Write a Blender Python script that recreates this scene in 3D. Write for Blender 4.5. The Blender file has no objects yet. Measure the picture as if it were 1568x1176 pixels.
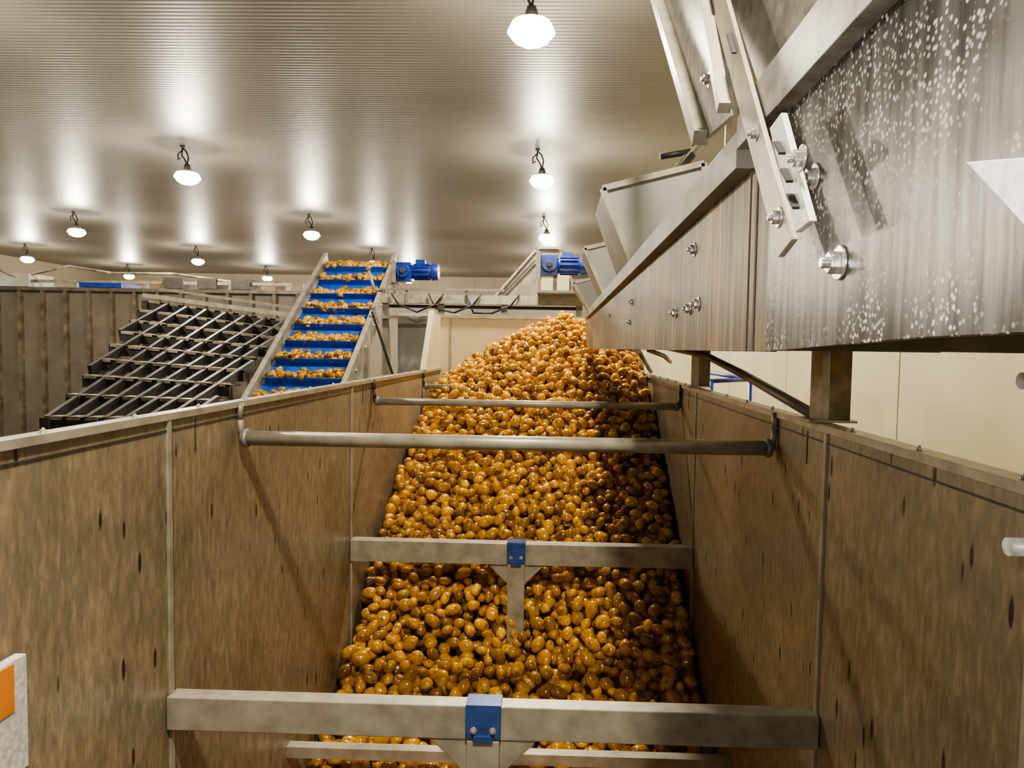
import bpy, bmesh, math, random
import numpy as np
from mathutils import Vector, Matrix
random.seed(4); np.random.seed(4)
Z0=3.2   # eye height above the hall floor; all z below are relative to it
sc=bpy.context.scene

# ---------------------------------------------------------------- materials
def ramp(nt,fac,stops):
    r=nt.nodes.new('ShaderNodeValToRGB'); nt.links.new(fac,r.inputs[0])
    e=r.color_ramp.elements
    while len(e)<len(stops): e.new(0.5)
    for i,(p,c) in enumerate(stops):
        e[i].position=p; e[i].color=(c[0],c[1],c[2],1)
    return r.outputs[0]
def g(v): return (v,v,v)
def coords(nt,scale=(1,1,1),rot=(0,0,0)):
    t=nt.nodes.new('ShaderNodeTexCoord'); m=nt.nodes.new('ShaderNodeMapping')
    m.inputs['Scale'].default_value=scale; m.inputs['Rotation'].default_value=rot
    nt.links.new(t.outputs['Object'],m.inputs[0]); return m.outputs[0]
def noise(nt,vec,scale,detail=4,rough=.55):
    n=nt.nodes.new('ShaderNodeTexNoise'); n.inputs['Scale'].default_value=scale
    n.inputs['Detail'].default_value=detail; n.inputs['Roughness'].default_value=rough
    nt.links.new(vec,n.inputs['Vector']); return n.outputs['Fac']
def mix(nt,fac,a,b,mode='MIX'):
    m=nt.nodes.new('ShaderNodeMix'); m.data_type='RGBA'; m.blend_type=mode
    for s,v in ((m.inputs[0],fac),(m.inputs[6],a),(m.inputs[7],b)):
        if isinstance(v,(int,float)): s.default_value=v
        elif isinstance(v,tuple): s.default_value=(v[0],v[1],v[2],1)
        else: nt.links.new(v,s)
    return m.outputs[2]
def bump(nt,h,strength,dist=.01):
    b=nt.nodes.new('ShaderNodeBump'); b.inputs['Strength'].default_value=strength
    b.inputs['Distance'].default_value=dist; nt.links.new(h,b.inputs['Height']); return b.outputs[0]
def base(name,col,rough=.5,metal=0,c2=None,nscale=6,stretch=(1,1,1),rot=(0,0,0),bmp=0,spec=.5):
    m=bpy.data.materials.new(name); m.use_nodes=True; nt=m.node_tree; p=nt.nodes['Principled BSDF']
    p.inputs['Roughness'].default_value=rough; p.inputs['Metallic'].default_value=metal
    p.inputs['Specular IOR Level'].default_value=spec
    if c2 is None: c2=tuple(c*.72 for c in col)
    v=coords(nt,stretch,rot); n=noise(nt,v,nscale,6)
    c=ramp(nt,n,[(.3,c2),(.7,col)]); nt.links.new(c,p.inputs['Base Color'])
    if bmp: nt.links.new(bump(nt,n,bmp),p.inputs['Normal'])
    return m,nt,p,c
def vor(nt,vec,scale,feat='F1',rnd=1):
    n=nt.nodes.new('ShaderNodeTexVoronoi'); n.feature=feat; n.inputs['Scale'].default_value=scale
    n.inputs['Randomness'].default_value=rnd; nt.links.new(vec,n.inputs['Vector']); return n

M={}
M['galv']=base('galvanised_steel',(.52,.48,.38),.42,.35,(.30,.27,.21),9)[0]
M['galvd']=base('galvanised_steel_dull',(.36,.33,.27),.5,.4,(.20,.18,.14),7)[0]
M['mott']=base('galvanised_spangle_steel',(.42,.40,.35),.4,.5,(.16,.15,.13),26)[0]
M['grey']=base('grey_paint',(.42,.42,.38),.5,0,(.30,.30,.27),3)[0]
M['cream']=base('cream_board',(.60,.53,.34),.55,0,(.50,.43,.27),2)[0]
M['blue']=base('blue_paint',(.02,.05,.30),.3,0,(.012,.03,.2),8)[0]
M['bluebr']=base('blue_bracket_paint',(.06,.12,.32),.3,.2,(.03,.07,.22),12)[0]
M['belt']=base('blue_belt',(.015,.10,.50),.4,0,(.008,.055,.34),10)[0]
M['black']=base('black_rubber',(.030,.027,.023),.55,0,(.014,.012,.01),8)[0]
M['dark']=base('dark_steel',(.09,.08,.07),.5,.4,(.05,.045,.04),8)[0]
M['edge']=base('pale_edge',(.36,.31,.22),.5,.1,(.12,.10,.07),5)[0]  # pale tone, mottled darker at random
M['seam']=base('brown_panel_seam',(.14,.11,.07),.6)[0]
M['yellow']=base('yellow_paint',(.7,.45,.02),.4)[0]
M['orange']=base('orange_sticker',(.9,.30,.05),.5)[0]
M['white']=base('overexposed_speckled_steel',(.92,.90,.86),.4,.1,(.5,.48,.45),60)[0]  # near-white colour paints in overexposure on close steel parts; the speckle is real
M['wood']=base('box_wood',(.26,.17,.10),.7,0,(.16,.10,.055),5,(1,1,6))[0]
M['bolt']=base('zinc_bolt',(.85,.83,.78),.25,.8,(.6,.58,.54),20)[0]

# plywood
m,nt,p,c=base('phenolic_plywood',(.36,.295,.195),.33,0,(.23,.185,.12),1.1,spec=.65)
v=coords(nt,(1,5,1.4),(.6,0,0)); st=noise(nt,v,8,8,.72)
c=mix(nt,.8,c,ramp(nt,st,[(.32,g(.5)),(.52,g(.95)),(.70,g(1.6))]),'MULTIPLY')
big=noise(nt,coords(nt,(1,1,.6)),.9,3); c=mix(nt,.6,c,ramp(nt,big,[(.35,g(.65)),(.65,g(1.2))]),'MULTIPLY')
vv=vor(nt,coords(nt,(4,8,2.0)),1.7)
fl=ramp(nt,vv.outputs['Distance'],[(.10,g(1)),(.15,g(0))])
c=mix(nt,fl,c,(.035,.022,.014))
nt.links.new(c,p.inputs['Base Color'])
nt.links.new(ramp(nt,st,[(.3,g(.48)),(.7,g(.22))]),p.inputs['Roughness'])
nt.links.new(bump(nt,st,.18),p.inputs['Normal']); M['ply']=m

# stained chute plate (vertical streaks, rust)
m,nt,p,c=base('stained_steel_plate',(.27,.22,.135),.45,.35,(.13,.10,.058),2)
s=noise(nt,coords(nt,(1,12,.8)),3,6,.65)
c=mix(nt,.95,c,ramp(nt,s,[(.34,g(.25)),(.5,g(.85)),(.66,g(1.9))]),'MULTIPLY')
r=noise(nt,coords(nt),6,5); c=mix(nt,ramp(nt,r,[(.56,g(0)),(.70,g(.6))]),c,(.36,.18,.03))
nt.links.new(c,p.inputs['Base Color']); M['stain']=m
# speckled near plate
m,nt,p,c=base('spattered_steel_plate',(.18,.175,.165),.32,.7,(.05,.047,.042),4)
s=noise(nt,coords(nt,(1,16,1.2)),3,5,.6)
c=mix(nt,.85,c,ramp(nt,s,[(.35,g(.35)),(.65,g(1.8))]),'MULTIPLY')
v=vor(nt,coords(nt,(1,1,1)),150)
sp=ramp(nt,v.outputs['Distance'],[(.18,g(1)),(.42,g(0))])
big=noise(nt,coords(nt),11,5,.65); sp=mix(nt,1.0,sp,ramp(nt,big,[(.43,g(0)),(.58,g(1))]),'MULTIPLY')
c=mix(nt,sp,c,(.88,.86,.80)); nt.links.new(c,p.inputs['Base Color'])
nt.links.new(ramp(nt,sp,[(0,g(.32)),(1,g(.8))]),p.inputs['Roughness'])
nt.links.new(ramp(nt,sp,[(0,g(.7)),(1,g(0))]),p.inputs['Metallic']); M['speck']=m

# ceiling: ribbed sheet, ribs across the hall
m,nt,p,c=base('ribbed_ceiling_sheet',(.20,.186,.158),.42,0,(.115,.106,.088),.30,(.5,1,1),spec=.5)
w=nt.nodes.new('ShaderNodeTexWave'); w.bands_direction='Y'; w.inputs['Scale'].default_value=3.2
nt.links.new(coords(nt),w.inputs['Vector'])
c=mix(nt,.3,c,ramp(nt,w.outputs['Fac'],[(0,g(.72)),(1,g(1.1))]),'MULTIPLY')
nt.links.new(c,p.inputs['Base Color']); nt.links.new(bump(nt,w.outputs['Fac'],.14,.02),p.inputs['Normal']); M['ceil']=m
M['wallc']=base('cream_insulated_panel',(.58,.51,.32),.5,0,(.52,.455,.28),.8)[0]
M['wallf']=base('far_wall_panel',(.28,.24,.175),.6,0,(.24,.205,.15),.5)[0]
M['floor']=base('concrete_floor',(.18,.16,.13),.7,0,(.12,.105,.085),1.5)[0]
M['ribw']=base('ribbed_partition_sheet',(.33,.295,.235),.5,.1,(.23,.20,.155),2)[0]

# potato
m,nt,p,c=base('wet_potato_skin',(.74,.39,.028),.2,0,(.42,.20,.014),16)
a=nt.nodes.new('ShaderNodeAttribute'); a.attribute_name='tone'
c=mix(nt,1.0,c,ramp(nt,a.outputs['Fac'],[(0,(.33,.26,.18)),(.5,(.85,.8,.7)),(1,(1.35,1.35,1.3))]),'MULTIPLY')
d=noise(nt,coords(nt),34,3); c=mix(nt,ramp(nt,d,[(.55,g(0)),(.70,g(.8))]),c,(.09,.038,.008))
nt.links.new(c,p.inputs['Base Color']); p.inputs['Coat Weight'].default_value=.9; p.inputs['Coat Roughness'].default_value=.05
M['potato']=m
M['core']=base('pile_core',(.05,.024,.007),.8)[0]  # dark brown core sheet underneath the loose potatoes
def emis(name,col,s):
    m=bpy.data.materials.new(name); m.use_nodes=True; p=m.node_tree.nodes['Principled BSDF']
    p.inputs['Base Color'].default_value=(*col,1); p.inputs['Emission Color'].default_value=(*col,1); p.inputs['Emission Strength'].default_value=s
    return m
M['glow']=emis('lamp_lens_glow',(1,.95,.84),55)

# ---------------------------------------------------------------- builders
def empty(name,loc=(0,0,0)):
    e=bpy.data.objects.new(name,None); sc.collection.objects.link(e); e.location=(loc[0],loc[1],loc[2]+Z0); e.empty_display_size=.1
    return e
class B:
    def __init__(s,name): s.n=name; s.bm=bmesh.new(); s.m=[]
    def mi(s,k):
        if k not in s.m: s.m.append(k)
        return s.m.index(k)
    def face(s,vs,k,sm=False):
        try: f=s.bm.faces.new(vs)
        except ValueError: return
        f.material_index=s.mi(k); f.smooth=sm
    def prism(s,pts,vec,k):
        a=[s.bm.verts.new(q) for q in pts]; b=[s.bm.verts.new(Vector(q)+Vector(vec)) for q in pts]
        s.face(a[::-1],k); s.face(b,k)
        n=len(a)
        for i in range(n): s.face([a[i],a[(i+1)%n],b[(i+1)%n],b[i]],k)
    def box(s,a,b,k):
        x0,y0,z0=a;x1,y1,z1=b
        s.prism([(x0,y0,z0),(x1,y0,z0),(x1,y1,z0),(x0,y1,z0)],(0,0,z1-z0),k)
    def beam(s,p1,p2,w,h,k,up=(0,0,1)):
        p1=Vector(p1);p2=Vector(p2);d=(p2-p1).normalized(); r=d.cross(Vector(up)).normalized(); u=r.cross(d)
        s.prism([p1+r*sx*w/2+u*sy*h/2 for sx,sy in((-1,-1),(1,-1),(1,1),(-1,1))],p2-p1,k)
    def cyl(s,p1,p2,r,k,seg=16,r2=None,cap=True):
        p1=Vector(p1);p2=Vector(p2);d=(p2-p1).normalized(); q=Vector((1,0,0)) if abs(d.x)<.8 else Vector((0,1,0))
        a=d.cross(q).normalized(); b=d.cross(a); r2=r if r2 is None else r2
        A=[];C=[]
        for i in range(seg):
            t=2*math.pi*i/seg; o=a*math.cos(t)+b*math.sin(t)
            A.append(s.bm.verts.new(p1+o*r)); C.append(s.bm.verts.new(p2+o*r2))
        for i in range(seg): s.face([A[i],A[(i+1)%seg],C[(i+1)%seg],C[i]],k,True)
        if cap: s.face(A[::-1],k); s.face(C,k)
    def tube(s,pts,r,k,seg=10):
        for i in range(len(pts)-1): s.cyl(pts[i],pts[i+1],r,k,seg)
        for q in pts[1:-1]: s.ball(q,r,k)
    def ball(s,c,r,k,sz=1):
        res=bmesh.ops.create_icosphere(s.bm,subdivisions=2,radius=r,matrix=Matrix.Translation(c)@Matrix.Diagonal((1,1,sz,1)))
        for f in {f for v in res['verts'] for f in v.link_faces}: f.material_index=s.mi(k); f.smooth=True
    def bolt(s,c,n,r,k='bolt'):
        c=Vector(c);n=Vector(n)
        s.cyl(c,c+n*r*.25,r*1.5,k,20); s.cyl(c+n*r*.25,c+n*r*1.1,r,k,6); s.cyl(c+n*r*1.1,c+n*r*1.7,r*.5,k,12)
    def done(s,parent=None,bev=0):
        bmesh.ops.recalc_face_normals(s.bm,faces=s.bm.faces[:])
        me=bpy.data.meshes.new(s.n)
        off=Vector((0,0,Z0)); bmesh.ops.translate(s.bm,vec=off,verts=s.bm.verts[:])
        s.bm.to_mesh(me); s.bm.free()
        for k in s.m: me.materials.append(M[k])
        o=bpy.data.objects.new(s.n,me); sc.collection.objects.link(o)
        if bev:
            md=o.modifiers.new('bevel','BEVEL'); md.width=bev; md.segments=2; md.limit_method='ANGLE'; md.angle_limit=math.radians(50)
        if parent: o.parent=parent; o.matrix_parent_inverse=Matrix.Translation(parent.location).inverted()
        return o

# ---------------------------------------------------------------- room
CZ=4.25; YF=42; XR=3.6; XL=-28
b=B('floor'); b.box((XL,-3,-3.3),(XR,YF,-3.2),'floor'); b.done()
b=B('ceiling'); b.box((XL,-3,CZ),(XR,YF,CZ+.15),'ceil'); b.done()
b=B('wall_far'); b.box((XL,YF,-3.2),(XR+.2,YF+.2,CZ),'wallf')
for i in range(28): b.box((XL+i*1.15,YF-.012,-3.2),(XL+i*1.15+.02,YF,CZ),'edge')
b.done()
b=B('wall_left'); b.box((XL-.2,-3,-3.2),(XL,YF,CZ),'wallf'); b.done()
b=B('wall_right')
b.box((XR+.02,-3,-3.2),(XR+.2,YF,CZ),'seam')
ys=[7.27-3.5*3+3.5*i for i in range(14)]
for yy in ys:
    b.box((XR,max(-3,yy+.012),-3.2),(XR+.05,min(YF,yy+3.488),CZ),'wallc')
b.done()

# ---------------------------------------------------------------- lamps
cols=[-.36,-8.06,-15.9,-23.6]; rows=[.05,7.95,14.9,22.5,30.2,37.5]
def lamp(x,y):
    e=empty('high_bay_pendant_lamp',(x,y,3.6))
    b=B('housing')
    b.cyl((x-.10,y,CZ-.04),(x-.10,y,CZ),.05,'dark')
    b.tube([(x-.10,y,CZ-.03),(x-.12,y,CZ-.2),(x-.05,y,CZ-.3),(x-.0,y,CZ-.42)],.016,'black',6)
    b.tube([(x-.10,y,CZ-.05),(x-.02,y,CZ-.12),(x+.03,y,CZ-.25),(x,y,CZ-.40)],.016,'black',6)
    b.tube([(x-.11,y,CZ-.1),(x-.2,y,CZ-.18),(x-.2,y,CZ-.3),(x-.14,y,CZ-.26)],.014,'black',6)
    b.cyl((x,y,CZ-.52),(x,y,CZ-.40),.09,'dark',20,.05)
    b.cyl((x,y,3.66),(x,y,CZ-.52),.21,'grey',24,.10)
    b.done(e)
    b=B('lens'); b.cyl((x,y,3.56),(x,y,3.66),.27,'glow',28,.22); b.ball((x,y,3.56),.25,'glow',.6); b.done(e)
    L=bpy.data.lights.new('lamp_light','POINT'); L.energy=330; L.color=(1,.90,.73); L.shadow_soft_size=.14
    o=bpy.data.objects.new('lamp_light',L); sc.collection.objects.link(o); o.parent=e; o.location=(0,0,-.34)
    L=bpy.data.lights.new('lamp_beam','AREA'); L.shape='DISK'; L.size=.3; L.energy=190; L.color=(1,.90,.73)
    o=bpy.data.objects.new('lamp_beam',L); sc.collection.objects.link(o); o.parent=e; o.location=(0,0,-.21)
for j,y in enumerate(rows):
    for i,x in enumerate(cols):
        if j<=1 and i>1: continue
        if j==0 and i>0: continue
        lamp(.10 if j==0 else (-.34 if (j==1 and i==0) else x),y)

# ---------------------------------------------------------------- hopper
HL,HR,HT=-1.42,.98,-.272; HB=8.42; HZ=-3.0
hop=empty('potato_hopper',(-.22,4,-3.2))
def side(name,x,s):
    b=B(name)  # s=+1 -> inside is +x
    b.box((x-s*.03,-.5,HZ),(x,HB,HT),'ply')
    b.box((x-s*.05,-.5,HT),(x+s*.012,HB,HT+.012),'galv')      # cap
    b.box((x,-.5,HT-.014),(x+s*.012,HB,HT),'galv')
    b.box((x,-.5,HT-.055),(x+s*.004,HB,HT-.050),'dark')
    for yy in (2.47,4.74): 
        b.box((x,yy-.011,HZ),(x+s*.010,yy+.011,HT),'galv')
        b.box((x,yy+.016,HZ),(x+s*.004,yy+.026,HT),'dark')
    for yy in (2.66,5.02): b.box((x,yy,HT-.16),(x+s*.003,yy+.005,HT-.03),'dark')
    for yy in (0.6,1.5,2.47,3.4,4.74,6.0,7.3):   # outside posts
        b.box((x-s*.13,yy-.05,-3.2),(x-s*.03,yy+.05,HT-.02),'galvd')
    for yy in np.arange(.2,8,.42): b.bolt((x-s*.015,yy,HT+.012),(0,0,1),.008)
    b.box((x-s*.10,-.5,-1.6),(x-s*.03,HB,-1.45),'galvd')
    b.done(hop)
side('left_side',HL,1); side('right_side',HR,-1)
b=B('back_end')
b.box((HL,HB,HZ),(HR,HB+.03,.37),'cream')
b.box((HL-.03,HB-.02,.35),(HR+.03,HB+.05,.385),'galv')
b.box((-1.30,HB-.012,-.3),(-1.285,HB,.35),'galvd')
for x,s in((HL,-1),(HR,1)):
    b.prism([(x,7.35,HT),(x,HB,HT),(x,HB,.38),(x,7.85,.38)],(s*.03,0,0),'cream')
    b.beam((x,7.33,HT),(x,7.83,.39),.06,.06,'cream',(1,0,0))
b.done(hop)
b=B('hopper_floor'); b.box((HL,-.5,HZ-.05),(HR,HB,HZ),'galvd'); b.done(hop)
for n,(yy,zz,r) in enumerate([(3.03,-.425,.033),(5.3,-.435,.028),(7.3,-.43,.027)]):
    b=B('tie_pipe_%d'%(n+1)); b.cyl((HL+.02,yy,zz),(HR-.02,yy,zz),r,'galv',24)
    for x,s in((HL,1),(HR,-1)):
        b.tube([(x+s*.014,yy-.005,HT+.005),(x+s*.014,yy-.012,HT-.07),(x+s*.018,yy-.005,zz),(x+s*.05,yy,zz)],.013,'dark' if n else 'galvd',10)
        b.cyl((x+s*.03,yy,zz),(x+s*.05,yy,zz),r*1.25,'galvd',24)
    b.done(hop)
for n,(yy,zz,h,dep) in enumerate([(2.47,-1.375,.125,.07),(4.75,-1.44,.15,.09)]):
    b=B('cross_beam_%d'%(n+1))
    b.box((HL+.004,yy-dep/2,zz-h/2),(HR-.004,yy+dep/2,zz+h/2),'galv')
    cx=-.24 if n==0 else -.25
    b.box((cx-.06,yy-.045,zz-h/2-.55),(cx+.06,yy+.015,zz-h/2),'galv')
    for s in(-1,1):
        b.prism([(cx+s*.06,yy-.03,zz-h/2),(cx+s*.20,yy-.03,zz-h/2),(cx+s*.06,yy-.03,zz-h/2-.14)],(0,.012,0),'galv')
    b.done(hop,.003)
    b=B('blue_clamp_%d'%(n+1)); w=.065
    b.box((cx-w,yy-dep/2-.014,zz-h*.38),(cx+w,yy-dep/2,zz+h/2),'bluebr')
    b.box((cx-w,yy-dep/2-.014,zz+h/2),(cx+w,yy+dep/2,zz+h/2+.012),'bluebr')
    b.box((cx-w*.55,yy-dep/2-.02,zz-h*.5),(cx+w*.55,yy-dep/2-.001,zz-h*.3),'bluebr')
    for s in(-1,1): b.bolt((cx+s*.035,yy-dep/2-.014,zz-.02),(0,-1,0),.009)
    b.done(hop,.003)
b=B('lower_tie'); b.box((HL,3.57,-2.24),(HR,3.63,-2.18),'galv'); b.done(hop)

# ---------------------------------------------------------------- potatoes
tb=bmesh.new(); bmesh.ops.create_icosphere(tb,subdivisions=3,radius=1)
tb.verts.ensure_lookup_table()
TV=np.array([v.co[:] for v in tb.verts]); TF=np.array([[v.index for v in f.verts] for f in tb.faces]); tb.free()
VAR=[]
for k in range(10):
    a,bb,c=np.random.randn(3,3)*1.2; ph=np.random.rand(3)*6
    d=1+.07*np.sin(TV@a*1.3+ph[0])+.06*np.sin(TV@bb*1.8+ph[1])+.03*np.sin(TV@c*3+ph[2])
    VAR.append(TV*d[:,None])
def potatoes(name,pts,size,parent=None,extra=None):
    n=len(pts); nv=len(TV); V=np.zeros((n*nv,3)); F=np.zeros((n*len(TF),3),int); T=np.zeros(n*nv)
    for i,q in enumerate(pts):
        sc3=np.array([1.28,.98,.88])*size*random.uniform(.78,1.22)*np.random.uniform(.9,1.1,3)
        R=np.array(Matrix.Rotation(random.uniform(0,6.3),3,'Z')@Matrix.Rotation(random.gauss(0,.6),3,'Y')@Matrix.Rotation(random.gauss(0,.4),3,'X'))
        V[i*nv:(i+1)*nv]=(VAR[i%10]*sc3)@R.T+np.array(q)+np.array([0,0,Z0])
        F[i*len(TF):(i+1)*len(TF)]=TF+i*nv; T[i*nv:(i+1)*nv]=min(1,max(0,random.gauss(.5,.24)))
    nb=0
    if extra is not None:
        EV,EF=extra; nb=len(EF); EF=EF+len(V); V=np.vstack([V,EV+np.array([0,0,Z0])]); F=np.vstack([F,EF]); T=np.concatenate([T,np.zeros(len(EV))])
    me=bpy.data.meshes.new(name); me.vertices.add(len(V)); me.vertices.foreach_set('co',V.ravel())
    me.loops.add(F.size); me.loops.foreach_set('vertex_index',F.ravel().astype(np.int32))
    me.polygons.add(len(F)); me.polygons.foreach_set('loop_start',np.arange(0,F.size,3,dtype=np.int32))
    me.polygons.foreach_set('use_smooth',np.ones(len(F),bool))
    me.materials.append(M['potato']); me.materials.append(M['core'])
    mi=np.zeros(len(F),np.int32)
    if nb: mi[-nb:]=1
    me.polygons.foreach_set('material_index',mi); me.update(calc_edges=True); me.validate()
    at=me.attributes.new('tone','FLOAT','POINT'); at.data.foreach_set('value',T)
    o=bpy.data.objects.new(name,me); sc.collection.objects.link(o)
    if parent: o.parent=parent; o.matrix_parent_inverse=Matrix.Translation(parent.location).inverted()
    return o
PR=[0,.5,1,1.65,3.15,3.4,4,4.8,9]; PZ=[.30,.08,-.2,-.62,-1.58,-1.80,-2.25,-2.6,-2.7]
def H(x,y):
    r=math.hypot(x-.10,y-8.2); return float(np.interp(r,PR,PZ))-.20*math.exp(-((y-4.55)/.45)**2-((x+.25)/.7)**2)
R=.039; cell=.08; grid={}
pts=[]; OFF=.15
for i in range(7000):
    best=None
    for k in range(9):
        x=random.uniform(HL+.05,HR-.05); y=random.uniform(2.85,HB-.05)
        bz=H(x,y)-OFF; z=bz; cx,cy=int(x//cell),int(y//cell)
        for gx in(cx-1,cx,cx+1):
            for gy in(cy-1,cy,cy+1):
                for (qx,qy,qz) in grid.get((gx,gy),()):
                    D=(qx-x)**2+(qy-y)**2
                    if D<4*R*R:
                        zz=qz+.85*math.sqrt(4*R*R-D)
                        if zz>z: z=zz
        if best is None or z-bz<best[0]: best=(z-bz,x,y,z)
    _,x,y,z=best; pts.append((x,y,z)); grid.setdefault((int(x//cell),int(y//cell)),[]).append((x,y,z))
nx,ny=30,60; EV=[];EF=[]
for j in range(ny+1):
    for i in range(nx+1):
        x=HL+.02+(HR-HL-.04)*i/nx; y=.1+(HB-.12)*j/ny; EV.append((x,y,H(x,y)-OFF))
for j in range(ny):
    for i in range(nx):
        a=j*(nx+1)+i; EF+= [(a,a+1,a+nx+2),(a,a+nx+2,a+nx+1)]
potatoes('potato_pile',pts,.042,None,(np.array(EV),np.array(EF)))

# ---------------------------------------------------------------- overhead conveyor (right)
ov=empty('overhead_feed_conveyor',(.6,2.5,0))
X0=.32; YE=7.0
b=B('side_plate_far')
b.box((X0,1.02,0),(X0+.006,YE,.345),'stain')
b.box((X0-.03,1.15,.30),(X0,YE,.36),'galvd')
b.prism([(X0,YE,0),(X0,YE,.345),(X0,YE+.4,.345),(X0,YE+.3,.05)],(.006,0,0),'stain')
for yy,w_ in((1.12,.008),(1.16,.004)): b.box((X0-.002,yy,.0),(X0,yy+w_,.30),'seam')
for yy,zz in((1.62,.235),(1.66,.10),(1.85,.10),(1.56,.105),(2.9,.2),(2.98,.12),(4.1,.2)):
    b.bolt((X0,yy,zz),(-1,0,0),.011)
b.done(ov,.001)
b=B('side_plate_near')
b.prism([(X0-.006,.15,.018),(X0-.006,.6,.014),(X0-.006,1.04,.0),(X0-.006,1.04,.345),(X0-.006,.15,.345)],(.006,0,0),'speck')
b.box((X0-.03,.15,.33),(X0-.005,1.15,.40),'mott')
b.bolt((X0-.006,.775,.10),(-1,0,0),.013); b.bolt((X0-.006,.86,.215),(-1,0,0),.011)
b.done(ov,.001)
b=B('far_side_plate'); b.box((1.05,.15,.02),(1.06,YE,.36),'stain'); b.done(ov)
b=B('conveyor_bed'); b.box((X0+.006,.15,.04),(1.05,YE-.05,.07),'black'); b.cyl((X0+.01,YE-.03,.12),(1.04,YE-.03,.12),.06,'dark',20)
for yy in np.arange(1.3,YE-.1,.6): b.box((X0+.006,yy,.005),(1.05,yy+.05,.04),'galvd')
b.done(ov)
b=B('splice_bracket')   # slotted strap leaning along the elevator
P=lambda y,z:(X0-.04,y,z)
b.prism([P(.835,.135),P(.885,.12),P(1.50,.85),P(1.43,.87)],(.008,0,0),'galv')
b.prism([(X0-.052,.745,.14),(X0-.052,.79,.135),(X0-.052,.90,.285),(X0-.052,.855,.29)],(.008,0,0),'white')
for yy,zz in((.79,.17),(.815,.205),(.845,.245)): b.beam((X0-.054,yy-.012,zz-.010),(X0-.054,yy+.012,zz+.010),.004,.012,'black',(1,0,0))
for yy,zz in((1.15,.50),(1.3,.68)): b.beam((X0-.0415,yy-.02,zz-.024),(X0-.0415,yy+.02,zz+.024),.003,.012,'black',(1,0,0))
b.bolt((X0-.04,.885,.17),(-1,0,0),.009); b.bolt((X0-.04,1.0,.31),(-1,0,0),.008)
b.bolt((X0-.05,.78,.215),(-1,0,0),.010)
b.done(ov,.0015)
b=B('inclined_upper_guard')
b.prism([(X0+.01,.2,.38),(X0+.01,1.12,.38),(X0+.01,2.1,1.5),(X0+.01,.2,1.5)],(.006,0,0),'mott')
b.done(ov)
b=B('inclined_channel')
b.prism([P(1.15,.385),P(1.34,.406),P(2.6,1.52),P(1.95,1.52)],(.01,0,0),'mott')
b.beam((X0-.05,1.34,.406),(X0-.05,2.6,1.52),.03,.03,'galv',(1,0,0))
b.beam((X0-.05,1.16,.40),(X0-.05,1.95,1.52),.02,.02,'galv',(1,0,0))
b.bolt((X0-.045,1.30,.50),(-1,0,0),.010)
b.done(ov,.001)
for n,(yy,q) in enumerate([(3.0,[(.19,.69),(.62,.80),(.62,.36),(.33,.36)]),(4.5,[(.175,.65),(.5,.73),(.6,.36),(.31,.36)]),(6.3,[(.15,.60),(.4,.66),(.5,.36),(.30,.36)])]):
    b=B('flared_guard_%d'%(n+1))
    pp=[(x,yy,z) for x,z in q]; b.prism(pp,(0,.008,0),'grey')
    b.prism([pp[0],pp[3],(X0,yy+.6,.36),(q[0][0],yy+.6,q[0][1])],(.006,0,0),'galvd')
    for i in range(4): b.beam(pp[i],pp[(i+1)%4],.025,.025,'galv',(0,1,0))
    b.done(ov)
b=B('support_posts')
for yy in(2.62,4.95):
    b.box((.985,yy-.05,-.258),(1.02,yy+.05,.03),'galv'); b.box((1.02,yy-.05,-.258),(1.10,yy-.042,.03),'stain')
    b.box((.94,yy-.07,-.259),(1.12,yy+.07,-.25),'galv')
b.done(ov,.002)
b=B('stay_pipe'); b.tube([(1.0,6.2,.02),(1.0,4.6,-.03),(1.0,3.6,-.13),(1.0,2.7,-.235)],.022,'galvd',12)
b.tube([(1.0,6.0,-.1),(.9,5.7,-.05),(.75,5.6,0)],.018,'galv',10)
b.tube([(1.0,7.2,-.23),(.8,6.6,-.02),(.55,5.8,.03)],.02,'galvd',10)
b.done(ov)
b=B('near_post')
b.box((.755,.95,-3.0),(.82,1.05,.0),'galv'); b.box((.683,.97,-3.0),(.755,.985,-.30),'galv')
b.cyl((.655,.98,-.035),(.755,.98,-.035),.012,'white',16); b.cyl((.645,.975,-.27),(.755,.975,-.27),.013,'white',16)
b.cyl((.70,.98,-.035),(.71,.98,-.035),.02,'bolt',6); b.cyl((.70,.975,-.27),(.71,.975,-.27),.022,'bolt',6)
b.done(hop)
b=B('corner_flap'); b.prism([(.265,.462,.126),(.265,.30,.09),(.265,.30,-.01),(.265,.385,.06)],(.004,0,0),'white')
b.box((.269,.32,.07),(.32,.34,.09),'galv'); b.done(ov,.001)
b=B('overhead_pipes')
b.tube([(.72,5,1.38),(.95,5,1.42),(1.2,5,2.0)],.022,'dark'); b.tube([(.95,5,1.40),(.8,5,1.2),(.5,5,.7),(.5,5,.3)],.03,'dark')
b.tube([(.9,5,1.78),(1.15,5,1.78)],.02,'dark'); b.tube([(.8,5,1.25),(1.1,5,1.6),(1.2,5,1.9),(1.2,5,.2)],.025,'galvd')
b.done(ov)

# bracket plate on left hopper side near the lens
b=B('bracket_plate'); b.box((HL+.02,1.45,-1.12),(HL+.05,1.72,-.82),'white'); b.box((HL,1.5,-1.1),(HL+.02,1.66,-.84),'galvd')
b.box((HL+.05,1.55,-.95),(HL+.053,1.675,-.825),'orange'); b.done(hop,.001)

# guard rail beyond the hopper
b=B('blue_guard_rail')
for zz in(-.28,-.75): b.tube([(1.45,6.4,zz),(1.95,6.9,zz),(1.95,9.5,zz)],.02,'blue')
for q in((1.45,6.4),(1.95,6.9),(1.95,9.5)): b.cyl((q[0],q[1],-3.2),(q[0],q[1],-.28),.02,'blue')
b.done()

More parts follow.
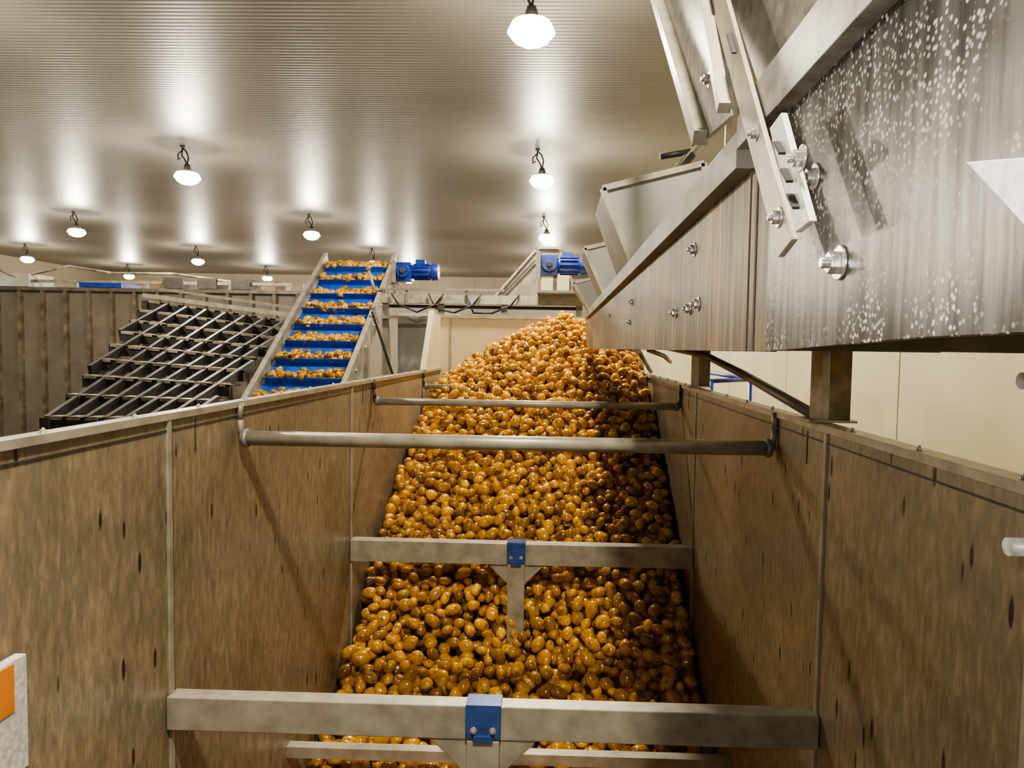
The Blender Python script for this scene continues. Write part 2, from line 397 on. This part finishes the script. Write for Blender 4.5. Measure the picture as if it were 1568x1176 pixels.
# ---------------------------------------------------------------- motors
def motor(name,c,s,parent):
    b=B(name); x,y,z=c
    b.box((x-.16*s,y-.12*s,z-.15*s),(x+.06*s,y+.12*s,z+.13*s),'blue')
    b.cyl((x-.05*s,y-.12*s,z),(x-.05*s,y-.17*s,z),.10*s,'blue',20); b.cyl((x-.05*s,y-.17*s,z),(x-.05*s,y-.20*s,z),.04*s,'dark',16)
    b.cyl((x+.06*s,y,z),(x+.38*s,y,z),.105*s,'blue',24)
    for i in range(12):
        t=2*math.pi*i/12; b.beam((x+.09*s,y+.11*s*math.cos(t),z+.11*s*math.sin(t)),(x+.33*s,y+.11*s*math.cos(t),z+.11*s*math.sin(t)),.012*s,.03*s,'blue',(0,math.cos(t),math.sin(t)))
    b.cyl((x+.36*s,y,z),(x+.46*s,y,z),.13*s,'blue',24,.12*s)
    b.box((x+.12*s,y-.06*s,z+.10*s),(x+.26*s,y+.06*s,z+.18*s),'blue')
    b.box((x-.22*s,y-.16*s,z-.18*s),(x-.16*s,y+.16*s,z+.15*s),'galvd')
    b.done(parent,.006)

# ---------------------------------------------------------------- blue belt elevator
bc=empty('cleated_belt_conveyor',(-3.0,9,-3.2))
pb=Vector((-3.02,8.1,-.55)); pt=Vector((-3.02,10.45,1.15)); d=(pt-pb).normalized(); up=Vector((1,0,0)).cross(d)
lo=pb-d*3.0; W=.5
b=B('belt')
b.beam(lo,pt,2*W,.03,'belt'); b.cyl(pt+Vector((-W,0,-.06)),pt+Vector((W,0,-.06)),.075,'belt',24)
tot=(pt-lo).length; L=tot-.10; rowsP=[]
while L>.1:
    q=lo+d*L+up*.015
    b.prism([q+Vector((-W+.03,0,0)),q+Vector((W-.03,0,0)),q+Vector((W-.03,0,0))+up*.085,q+Vector((-W+.03,0,0))+up*.085],d*.012,'belt')
    rowsP.append(L); L-=.385
b.done(bc)
b=B('side_frames')
for s in(-1,1):
    o=Vector((s*(W+.035),0,0))
    b.beam(lo+o,pt+d*.22+o,.03,.30,'galvd'); b.beam(lo+o+up*.15,pt+d*.22+o+up*.15,.06,.02,'galv')
    for t in(.8,2.4,3.9,5.3):
        q=lo+d*t+o+Vector((s*.04,0,0)); b.box((q.x-.03,q.y-.04,-3.2),(q.x+.03,q.y+.04,q.z),'galvd')
    for t in np.arange(.4,5.8,.5): b.bolt(lo+d*t+o+Vector((s*.016,0,0)),(s,0,0),.015)
b.beam(pt+d*.12+Vector((-W,0,0)),pt+d*.12+Vector((W,0,0)),.05,.12,'galvd')
b.beam(pt+Vector((.56,-.1,-.1)),pt+Vector((.62,-.3,-.45)),.03,.06,'dark')
b.box((-2.46,10.0,.55),(-2.42,10.1,.70),'yellow')
b.done(bc)
motor('drive_motor',(-2.25,10.4,1.12),1.0,bc)
P2=[]
for L in rowsP:
    for lay in range(4):
        for k in range(12):
            if random.random()<(.0,.05,.25,.7)[lay]: continue
            q=lo+d*(L+.055+lay*.05+random.uniform(-.02,.02))+up*(.055+.045*(lay<2)*random.random())
            P2.append((q.x-W+.07+k*.078+random.uniform(-.02,.02),q.y,q.z))
potatoes('potatoes_on_belt',P2,.043,bc)

# ---------------------------------------------------------------- frame, cabinet and hood behind hopper
fr=empty('machine_support_frame',(-1,9.2,-3.2))
b=B('beams')
b.box((-2.35,9.15,.57),(.35,9.25,.69),'galv'); b.box((-2.35,9.13,.74),(-.7,9.17,.77),'galvd'); b.box((-2.35,9.15,.36),(-1.5,9.2,.40),'galvd')
b.box((-2.35,9.3,.52),(.35,9.42,.56),'dark')
for x in(-2.3,-1.55,-.7,.3): b.box((x-.04,9.2,-3.2),(x+.04,9.28,.6),'galvd')
for x in(-2.0,-1.2,-.5): b.box((x-.02,9.14,.56),(x+.02,9.15,.78),'galvd')
for s in range(3):
    b.tube([(-2.2+.5*s,9.12,.7),(-2.1+.5*s,9.1,.55-.05*s),(-1.85+.5*s,9.1,.45),(-1.6+.5*s,9.1,.56),(-1.5+.5*s,9.12,.7)],.012,'black',6)
b.beam((-2.45,9.1,.45),(-2.1,9.1,-.6),.03,.03,'black')
b.tube([(-2.55,9.3,1.0),(-2.45,9.2,.75),(-2.3,9.15,.72)],.02,'galvd')
b.done(fr)
cab=B('control_cabinet')
cab.box((-2.2,9.5,-3.2),(-1.35,9.9,.45),'grey')
for x0,x1 in((-2.16,-1.79),(-1.76,-1.39)): cab.box((x0,9.485,-2.9),(x1,9.5,.38),'grey'); cab.box((x1-.05,9.47,-.9),(x1-.03,9.485,-.7),'dark')
cab.done(None,.005)
b=B('discharge_hood')
b.prism([(-.85,9.5,.70),(-.34,9.5,1.30),(-.22,9.5,1.37),(.0,9.5,1.37),(.10,9.5,1.28),(.3,9.5,.70)],(0,.7,0),'galvd')
b.box((-.28,9.44,.70),(.17,9.5,1.0),'cream'); b.beam((-.85,9.48,.70),(-.30,9.48,1.34),.03,.03,'galv',(0,1,0)); b.beam((-.26,9.48,1.37),(.02,9.48,1.37),.03,.03,'galv',(0,1,0))
b.beam((-.75,9.46,.72),(-.3,9.46,1.2),.02,.02,'dark',(0,1,0))
b.done(fr)
motor('discharge_motor',(-.05,8.8,1.05),.95,fr)
b=B('motor_bracket'); b.box((-.25,8.6,.69),(.5,9.2,.72),'galvd'); b.box((-.25,8.6,.72),(-.21,9.0,1.2),'galvd'); b.box((-.05,8.75,.72),(.0,8.85,.92),'galvd'); b.done(fr)

# ---------------------------------------------------------------- slatted grader at left
gr=empty('slatted_web_grader',(-5.6,10,-3.2))
b=B('slats'); N=9
def GP(s,t):   # s across, t up the slope
    x=(-5.6-t*1.9)*(1-s)+(-3.95-t*.85)*s
    return Vector((x,7.4+t*5.0,-.85+t*1.60-.34*s*t))
for i in range(N):
    t=i/(N-1); a=GP(0,t); c=GP(1,t)
    b.prism([a-Vector((0,0,.15)),c-Vector((0,0,.15)),c,a],(0,.04,0),'black')
    b.prism([a,c,c+Vector((0,.34,-.01)),a+Vector((0,.34,-.01))],(0,0,-.02),'black')
    K=8
    for k in range(K):   # pale strips on the slat edges
        p=a.lerp(c,(k+.10)/K); q=a.lerp(c,(k+.78)/K)
        b.prism([p+Vector((0,-.012,-.03)),q+Vector((0,-.012,-.03)),q+Vector((0,-.012,.012)),p+Vector((0,-.012,.012))],(0,.16,0),'edge')
for k in range(-3,8):   # diagonal webs passing just under the slats
    s0=k/7.5; s1=s0+.42; t0=0;t1=1
    if s0<0: t0=-s0/.42; s0=0
    if s1>1: t1=(1-k/7.5)/.42; s1=1
    if t1-t0>.1: b.beam(GP(s0,t0)-Vector((0,0,.05)),GP(s1,t1)-Vector((0,0,.05)),.05,.13,'black')
b.done(gr)
b=B('frame')
for (s,t) in((0,0),(1,0),(0,1),(1,1)):
    q=GP(s,t); b.box((q.x-.05,q.y-.05,-3.2),(q.x+.05,q.y+.05,q.z),'dark')
b.beam(GP(0,1)+Vector((-.1,.1,.10)),GP(1,1)+Vector((.1,.1,.10)),.08,.08,'galv'); b.beam(GP(0,1)+Vector((-.1,.5,.26)),GP(1,1)+Vector((.1,.5,.24)),.05,.05,'galvd')
b.beam(GP(0,0)+Vector((.05,0,-.2)),GP(0,1)+Vector((.05,0,-.2)),.05,.1,'dark'); b.done(gr)

# ribbed partition and sorting line at left background
b=B('ribbed_partition')
b.box((-15,14.5,-3.2),(-5.2,14.6,1.05),'ribw')
for x in np.arange(-15,-5.2,.5): b.box((x,14.40,-3.2),(x+.07,14.5,1.05),'edge')
b.box((-15,14.38,1.05),(-5.2,14.62,1.12),'galvd'); b.done()
b=B('sorting_line')
b.box((-20,16,1.15),(-6.2,16.8,1.25),'galvd'); b.box((-20,15.95,1.35),(-6.2,16.0,1.42),'galvd')
b.box((-14,15.9,1.25),(-12.4,16.7,1.55),'grey'); b.box((-11.2,15.9,1.25),(-10.2,16.7,1.36),'blue'); b.box((-18,15.9,1.25),(-16,16.7,1.6),'galvd')
for x in np.arange(-20,-6,1.7): b.box((x,16.1,-3.2),(x+.1,16.2,1.42),'galvd'); b.cyl((x+.5,15.98,1.25),(x+.5,15.98,1.40),.02,'galvd')
b.tube([(-12.6,16,1.5),(-11.5,16,1.75),(-10.5,16,1.6),(-9,16,1.6),(-7,16,1.35)],.03,'edge')
b.tube([(-15.5,15.9,1.5),(-14.6,15.9,1.75),(-13.5,15.9,1.8),(-12.8,15.9,1.5)],.03,'galvd')
for x in(-9.2,-8.4,-7.6): b.box((x,15.9,1.25),(x+.45,16.5,1.50),'dark')
b.done()
b=B('stacked_storage_boxes')
for ix in range(4):
    for iz in range(5):
        x=-20.5+ix*1.75; z=-3.2+iz*1.26
        for k in range(4): b.box((x,33,z+.14+k*.27),(x+1.65,33.05,z+.14+k*.27+.24),'wood')
        b.box((x+.03,33.06,z+.12),(x+1.62,34.3,z+1.2),'wood')
        for xx in(x,x+.78,x+1.55): b.box((xx,32.95,z),(xx+.1,34.3,z+.14),'wood')
b.done()

# ---------------------------------------------------------------- flash + ambient
F=bpy.data.lights.new('camera_flash','AREA'); F.energy=8; F.size=.05; F.color=(1,.97,.92)
fo=bpy.data.objects.new('camera_flash',F); sc.collection.objects.link(fo); fo.location=(-.06,0,Z0+.07); fo.rotation_euler=(math.radians(87),0,math.radians(1))
w=bpy.data.worlds.new('World'); sc.world=w; w.use_nodes=True
w.node_tree.nodes['Background'].inputs[0].default_value=(1,.90,.72,1); w.node_tree.nodes['Background'].inputs[1].default_value=.10
try: sc.view_settings.look='AgX - Medium High Contrast'
except Exception: pass
sc.view_settings.exposure=.3

# ---------------------------------------------------------------- camera
cam=bpy.data.cameras.new('camera'); co=bpy.data.objects.new('camera',cam); sc.collection.objects.link(co)
psi,th,rho=.0248,.0524,.0165
f=Vector((-math.sin(psi)*math.cos(th),math.cos(psi)*math.cos(th),-math.sin(th)))
r0=Vector((math.cos(psi),math.sin(psi),0)); u0=r0.cross(f)
r=r0*math.cos(rho)+u0*math.sin(rho); u=u0*math.cos(rho)-r0*math.sin(rho)
m3=Matrix((r,u,-f)).transposed(); co.matrix_world=Matrix.Translation((0,0,Z0))@m3.to_4x4()
cam.sensor_width=36; cam.lens=36*1050/1568; cam.shift_x=-40/1568; cam.clip_start=.02; cam.clip_end=200
sc.camera=co
